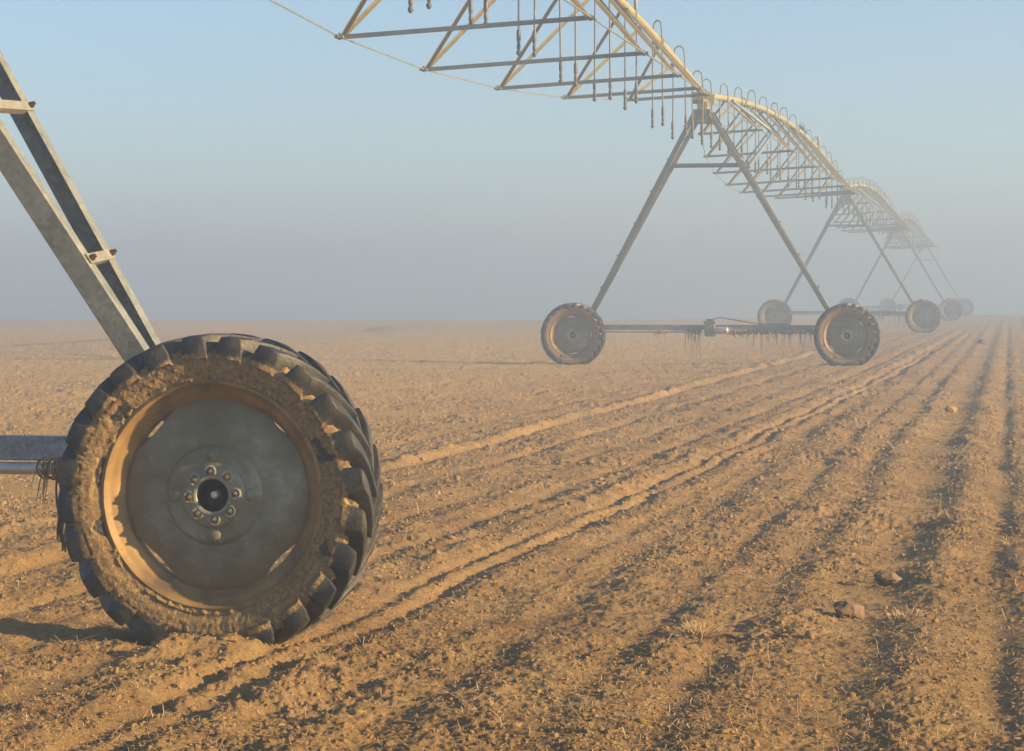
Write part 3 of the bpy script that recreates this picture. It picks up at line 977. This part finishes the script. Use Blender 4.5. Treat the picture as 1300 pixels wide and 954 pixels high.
def make_clods():
    n = 130000
    X, Y = scatter(n, 6.0, 80.0)
    q, s = qs(X, Y)
    keep = (perlin2(X * 1.1, Y * 0.8, 61) + 0.6 * perlin2(X * 4, Y * 4, 62) + rng.uniform(-0.8, 0.8, n)) > -0.1
    rutd = np.zeros(n)
    for q0, fd, w, d in RUTS[:10]:
        rutd = np.maximum(rutd, np.exp(-((q - q0 - fd * drift(s)) / w) ** 2))
    keep &= rng.uniform(0, 1, n) > rutd * 0.8
    X, Y = X[keep], Y[keep]; n = len(X)
    sz = np.exp(rng.normal(-5.25, 0.45, n)) * np.clip(Y / 13, 0.8, 1.6)
    sz = np.minimum(sz, 0.024)
    Z = height(X, Y) + sz * 0.1
    A = rng.uniform(0, 2 * math.pi, n)
    jit = 1 + rng.normal(0, 0.28, (n, len(ICO)))
    V = ICO[None] * jit[..., None] * np.stack([sz * rng.uniform(0.7, 1.6, n), sz * rng.uniform(0.7, 1.3, n), sz * rng.uniform(0.5, 1.0, n)], -1)[:, None, :]
    ca, sa = np.cos(A)[:, None], np.sin(A)[:, None]
    V = np.stack([V[..., 0] * ca - V[..., 1] * sa, V[..., 0] * sa + V[..., 1] * ca, V[..., 2]], -1) + np.stack([X, Y, Z], -1)[:, None, :]
    F_ = (np.array(ICF)[None] + (np.arange(n) * len(ICO))[:, None, None]).reshape(-1, 3)
    o = fast_mesh('soil_crumbs', V.reshape(-1, 3), F_, M['clod'])
    tag(o, 'crumbs and small clods of dry soil lying over the field', 'soil crumbs', kind='stuff')


make_clods()


def gz(x, y):
    return float(height(np.array([x]), np.array([y]))[0])


def clod(px, py, sx, sy, sz, label, material, seed, rz=0.3):
    x, y = ground_at(px, py)
    P = ICO4.copy()
    n1 = fbm3(P * 1.7, 4, seed)[:, None]; n2 = fbm3(P * 6, 3, seed + 5)[:, None]
    rp = np.random.default_rng(seed)
    P = P * (1 + 0.35 * n1)
    for _ in range(11):
        pn = rp.normal(size=3); pn /= np.linalg.norm(pn)
        dd = P @ pn
        P = P - np.clip(dd - rp.uniform(0.55, 0.8), 0, 9)[:, None] * pn
    P = P * (1 + 0.10 * n2 + 0.05 * fbm3(ICO4 * 14, 2, seed + 8)[:, None]) * np.array([sx, sy, sz])
    o = MB().add(P, ICF4).build('soil_clod', material, None, 35)
    o.location = (x, y, gz(x, y) + sz * 0.62); o.rotation_euler = (0, 0, rz)
    tag(o, label, 'soil clod', 'big clods beside the rut')
    return o


clod(1078, 782, 0.075, 0.055, 0.050, 'blunt dark clod lying on its own in the wide rut, at lower right', M['clod_dark'], 3)
clod(1126, 745, 0.07, 0.06, 0.045, 'crumbly brown clod at the foot of the berm, beyond the dark one', M['clod_dark'], 8)
clod(1208, 523, 0.09, 0.07, 0.05, 'rounded clod on the berm far along the rut', M['clod'], 12)
clod(1248, 437, 0.16, 0.12, 0.09, 'distant lump of soil between the two ruts, near the fog', M['clod_dark'], 15)


def tuft(px, py, w, h, n, label, seed, lean=0.7):
    x, y = ground_at(px, py)
    R = random.Random(seed)
    mb = MB()
    tones = []
    for k in range(n):
        a = R.uniform(0, 2 * math.pi); r = w * 0.35 * math.sqrt(R.random())
        b0 = np.array([r * math.cos(a), r * math.sin(a), -0.01])
        a2 = a + R.uniform(-1.2, 1.2); L = h * R.uniform(0.5, 1.15); ln = R.uniform(0.15, 1.0) * lean
        d1 = np.array([math.cos(a2) * ln, math.sin(a2) * ln, 1]); d1 /= np.linalg.norm(d1)
        d2 = d1 + np.array([math.cos(a2) * ln, math.sin(a2) * ln, -0.5 * ln]); d2 /= np.linalg.norm(d2)
        mb.tube([b0, b0 + d1 * L * 0.5, b0 + d1 * L * 0.5 + d2 * L * 0.5], [0.0022, 0.0018, 0.0008], 4)
        mb.attr[-1][:] = R.uniform(0.25, 0.95)
    o = mb.build('grass_tuft', M['straw'], None, None, 'tone')
    o.location = (x, y, gz(x, y))
    tag(o, label, 'dry grass', 'dry grass tufts on the field')


tuft(888, 810, 0.11, 0.10, 300, 'rounded dry grass tuft at the end of the fallen stick', 1, 1.3)
tuft(1090, 686, 0.14, 0.05, 120, 'low flattened dry tuft on the left edge of the wide rut', 2, 1.8)
tuft(1150, 788, 0.22, 0.06, 60, 'spiky dry tuft growing on the berm behind the dark clod', 3, 0.9)
tuft(1282, 690, 0.10, 0.07, 90, 'dry tuft at the right border beside the narrow rut', 4, 1.2)
tuft(1268, 536, 0.16, 0.07, 70, 'small dry tuft on the far berm between both ruts', 5, 1.2)


def stick():
    R = random.Random(4)
    pts = []
    for k, (px, py) in enumerate([(872, 812), (893, 808), (915, 806), (940, 811), (955, 816), (972, 813), (984, 811), (1000, 813), (1012, 812)]):
        x, y = ground_at(px, py)
        pts.append((x, y, gz(x, y) + 0.018 + 0.010 * math.sin(k * 1.7)))
    mb = MB().tube(np.array(pts), [0.004, 0.006, 0.007, 0.007, 0.006, 0.0065, 0.006, 0.005, 0.003], 7)
    p = np.array(pts[6])
    mb.tube([p, p + np.array([0.05, -0.03, 0.02]), p + np.array([0.11, -0.02, 0.0])], [0.005, 0.004, 0.002], 6)
    o = mb.build('fallen_stick', M['root'], None, 60)
    tag(o, 'thin crooked brown stick lying on soil beside a dry tuft', 'stick')


stick()


# ------------------------------------------------------------------ dry weeds caught on the beams
def weeds(tw, u0, u1, n, lmin, lmax, label, seed, wrap=True, mt='weed'):
    R = random.Random(seed)
    mb = MB()
    for k in range(n):
        u = R.uniform(u0, u1); v = LV - 0.04 + R.uniform(-0.07, 0.05); z = R.uniform(0.60, 0.70)
        L = lmin + (lmax - lmin) * R.random() ** 2.2
        du = R.uniform(-0.06, 0.06)
        mb.tube([(u, v, z), (u + du * 0.3, v - 0.01, z - L * 0.4), (u + du, v + R.uniform(-0.03, 0.03), z - L)],
                [0.004, R.uniform(0.003, 0.007), 0.002], 5)
        mb.attr[-1][:] = R.uniform(0.0, 0.9)
    if wrap:
        for k in range(int(n * 0.7)):
            u = R.uniform(u0, u1); w = R.uniform(0.02, 0.12) * R.choice((-1, 1)); ph = R.uniform(0, 6.28)
            rr = R.uniform(0.034, 0.060)
            pts = [(u + w * t, LV - 0.035 + rr * math.sin(ph + 4.5 * t), 0.64 + rr * math.cos(ph + 4.5 * t)) for t in np.linspace(0, 1, 7)]
            mb.tube(pts, 0.005, 5)
            mb.attr[-1][:] = R.uniform(0.2, 1.0)
    o = mb.build('dry_weeds', M['straw'] if mt == 'weed' else M[mt], None, 60, 'tone')
    o.location = tw.location; o.rotation_euler = tw.rotation_euler
    tag(o, label, 'dry weeds', 'dry weeds caught on the drive beams')


t2 = towers[1]
weeds(t2, -1.10, -0.92, 26, 0.05, 0.28, 'small clump of dry weeds hanging midway left on the complete A-frame beam', 1)
weeds(t2, -0.50, -0.02 - 0.16, 55, 0.06, 0.52, 'shaggy clump of dry weeds hanging just left of the gear motor', 2)
weeds(t2, 0.34, 0.80, 75, 0.02, 0.16, 'dry stalks wound in a spiral round the shaft right of the gear motor', 3)
weeds(t2, 0.85, 2.30, 120, 0.03, 0.40, 'long fringe of dark weeds hanging along the right of the A-frame beam', 4)
weeds(towers[2], 0.55, 2.35, 120, 0.05, 0.45, 'hazy fringe of weeds hanging from the beam of the second A-frame', 5)
weeds(towers[3], 0.3, 2.2, 70, 0.05, 0.4, 'fog-faded fringe of weeds hanging from the third far beam', 6)

# twine and weeds tangled on the near beam beside the tyre
R = random.Random(3)
mb = MB()
ub = 1.935
for k in range(9):
    u = ub + R.uniform(-0.012, 0.02); L = R.uniform(0.22, 0.38)
    pts = [(u + 0.012 * math.sin(5 * t + k), LV - 0.09 + 0.01 * math.cos(4 * t + k), 0.66 - L * t) for t in np.linspace(0, 1, 8)]
    mb.tube(pts, 0.0045, 6)
    mb.attr[-1][:] = 0.0
for k in range(26):
    u = ub + R.uniform(-0.05, 0.09); a = R.uniform(0, 6.28)
    pts = [(u + 0.06 * t * math.cos(a + 3 * t), LV - 0.06 + 0.06 * math.sin(a + 5 * t) - 0.03, 0.645 + 0.045 * math.cos(a + 5 * t)) for t in np.linspace(0, 1, 8)]
    mb.tube(pts, 0.004, 5); mb.attr[-1][:] = R.uniform(0, 0.35)
for k in range(7):
    a = R.uniform(-2.6, -0.6); L = R.uniform(0.08, 0.22)
    pts = [(ub - 0.02 + L * t * math.cos(a) * 0.8 - 0.05 * t, LV - 0.10 - 0.03 * t, 0.66 + 0.06 * math.sin(3 * t) + L * t * math.sin(a) * t) for t in np.linspace(0, 1, 7)]
    mb.tube(pts, [0.003] * 6 + [0.001], 5); mb.attr[-1][:] = R.uniform(0.4, 0.8)
o = mb.build('twine_tangle', M['straw'], None, 60, 'tone')
o.location = n0.location; o.rotation_euler = n0.rotation_euler
tag(o, 'dark twine and weeds tangled on the near beam, dangling beside the big tyre', 'twine')

# small bird on the second span
L2 = (apex(2) - apex(1)); Ls = float(np.hypot(L2[0], L2[1]))
yb = 23.9; tb = yb / Ls
zb = PIPEZ + BOW * 4 * tb * (1 - tb) + 0.064
bp = apex(1) + L2 * tb
bm = MB()
bm.tube([(0.065, 0, 0.012), (0.03, 0, 0.045), (0.0, 0, 0.075), (-0.03, 0, 0.108), (-0.045, 0, 0.130), (-0.058, 0, 0.142), (-0.075, 0, 0.142), (-0.095, 0, 0.138)],
        [0.010, 0.030, 0.038, 0.032, 0.024, 0.024, 0.012, 0.001], 12)
bm.tube([(0.05, 0, 0.03), (0.10, 0, -0.02), (0.15, 0, -0.065)], [0.014, 0.013, 0.010], 6)
for sg in (-1, 1):
    bm.tube([(0.005, sg * 0.012, 0.05), (0.0, sg * 0.014, 0.0)], 0.004, 5)
bo = bm.build('bird', M['bird'], None, 60)
bo.location = (bp[0], bp[1], zb); bo.scale = (1.25, 1.25, 1.25)
tag(bo, 'small dark bird perched on the golden pipe beyond the complete A-frame tower', 'bird')

# ------------------------------------------------------------------ sun, sky, haze
SUN_EL, SUN_BACK = math.radians(16.0), math.radians(16.4)     # elevation; direction a little behind the camera's right
sdir = Vector((math.cos(SUN_BACK) * math.cos(SUN_EL), -math.sin(SUN_BACK) * math.cos(SUN_EL), math.sin(SUN_EL)))
ld = bpy.data.lights.new('sun', 'SUN'); ld.energy = 5.0; ld.angle = math.radians(0.5); ld.color = (1.0, 0.69, 0.34)
lo = bpy.data.objects.new('sun', ld); COL.objects.link(lo)
lo.rotation_euler = sdir.to_track_quat('Z', 'Y').to_euler(); lo.location = (20, -10, 30)

w = bpy.data.worlds.new('World'); scene.world = w; w.use_nodes = True
nt = w.node_tree
sky = nt.nodes.new('ShaderNodeTexSky'); sky.sky_type = 'NISHITA'; sky.sun_disc = False
sky.sun_elevation = SUN_EL
sky.sun_rotation = math.atan2(sdir.x, sdir.y)
sky.altitude = 0; sky.air_density = 0.88; sky.dust_density = 0.0; sky.ozone_density = 2.9
bg = nt.nodes['Background']; nt.links.new(sky.outputs[0], bg.inputs['Color']); bg.inputs['Strength'].default_value = 0.067

hz = MB().box((0, 250, 3.0), (1500, 1000, 14.0))
m = bpy.data.materials.new('haze'); m.use_nodes = True
nt = m.node_tree; nt.nodes.clear()
out = nt.nodes.new('ShaderNodeOutputMaterial'); pv = nt.nodes.new('ShaderNodeVolumePrincipled')
pv.inputs['Color'].default_value = (0.66, 0.82, 0.97, 1)
pv.inputs['Density'].default_value = 0.0094
pv.inputs['Anisotropy'].default_value = 0.58
nt.links.new(pv.outputs[0], out.inputs['Volume'])
ho = hz.build('haze', m)
ho['kind'] = 'stuff'; tag(ho, 'low morning fog lying over the field', 'fog')

# ------------------------------------------------------------------ camera
cd = bpy.data.cameras.new('camera'); cam = bpy.data.objects.new('camera', cd); COL.objects.link(cam)
cam.location = (0, 0, CAMH); cam.rotation_euler = (math.radians(90), 0, 0)
cd.sensor_fit = 'HORIZONTAL'; cd.sensor_width = 36.0; cd.lens = 36.0 * F / 1300.0
cd.shift_y = -(477.0 - HZ) / 1300.0
cd.clip_start = 0.1; cd.clip_end = 5000
scene.camera = cam

scene.view_settings.view_transform = 'Standard'
try: scene.view_settings.look = 'None'
except Exception: pass
scene.view_settings.exposure = 1.5
scene.view_settings.gamma = 1.0
scene.view_settings.use_curve_mapping = False
scene.cycles.use_denoising = True
scene.cycles.max_bounces = 6; scene.cycles.volume_bounces = 4
scene.cycles.diffuse_bounces = 3; scene.cycles.glossy_bounces = 2
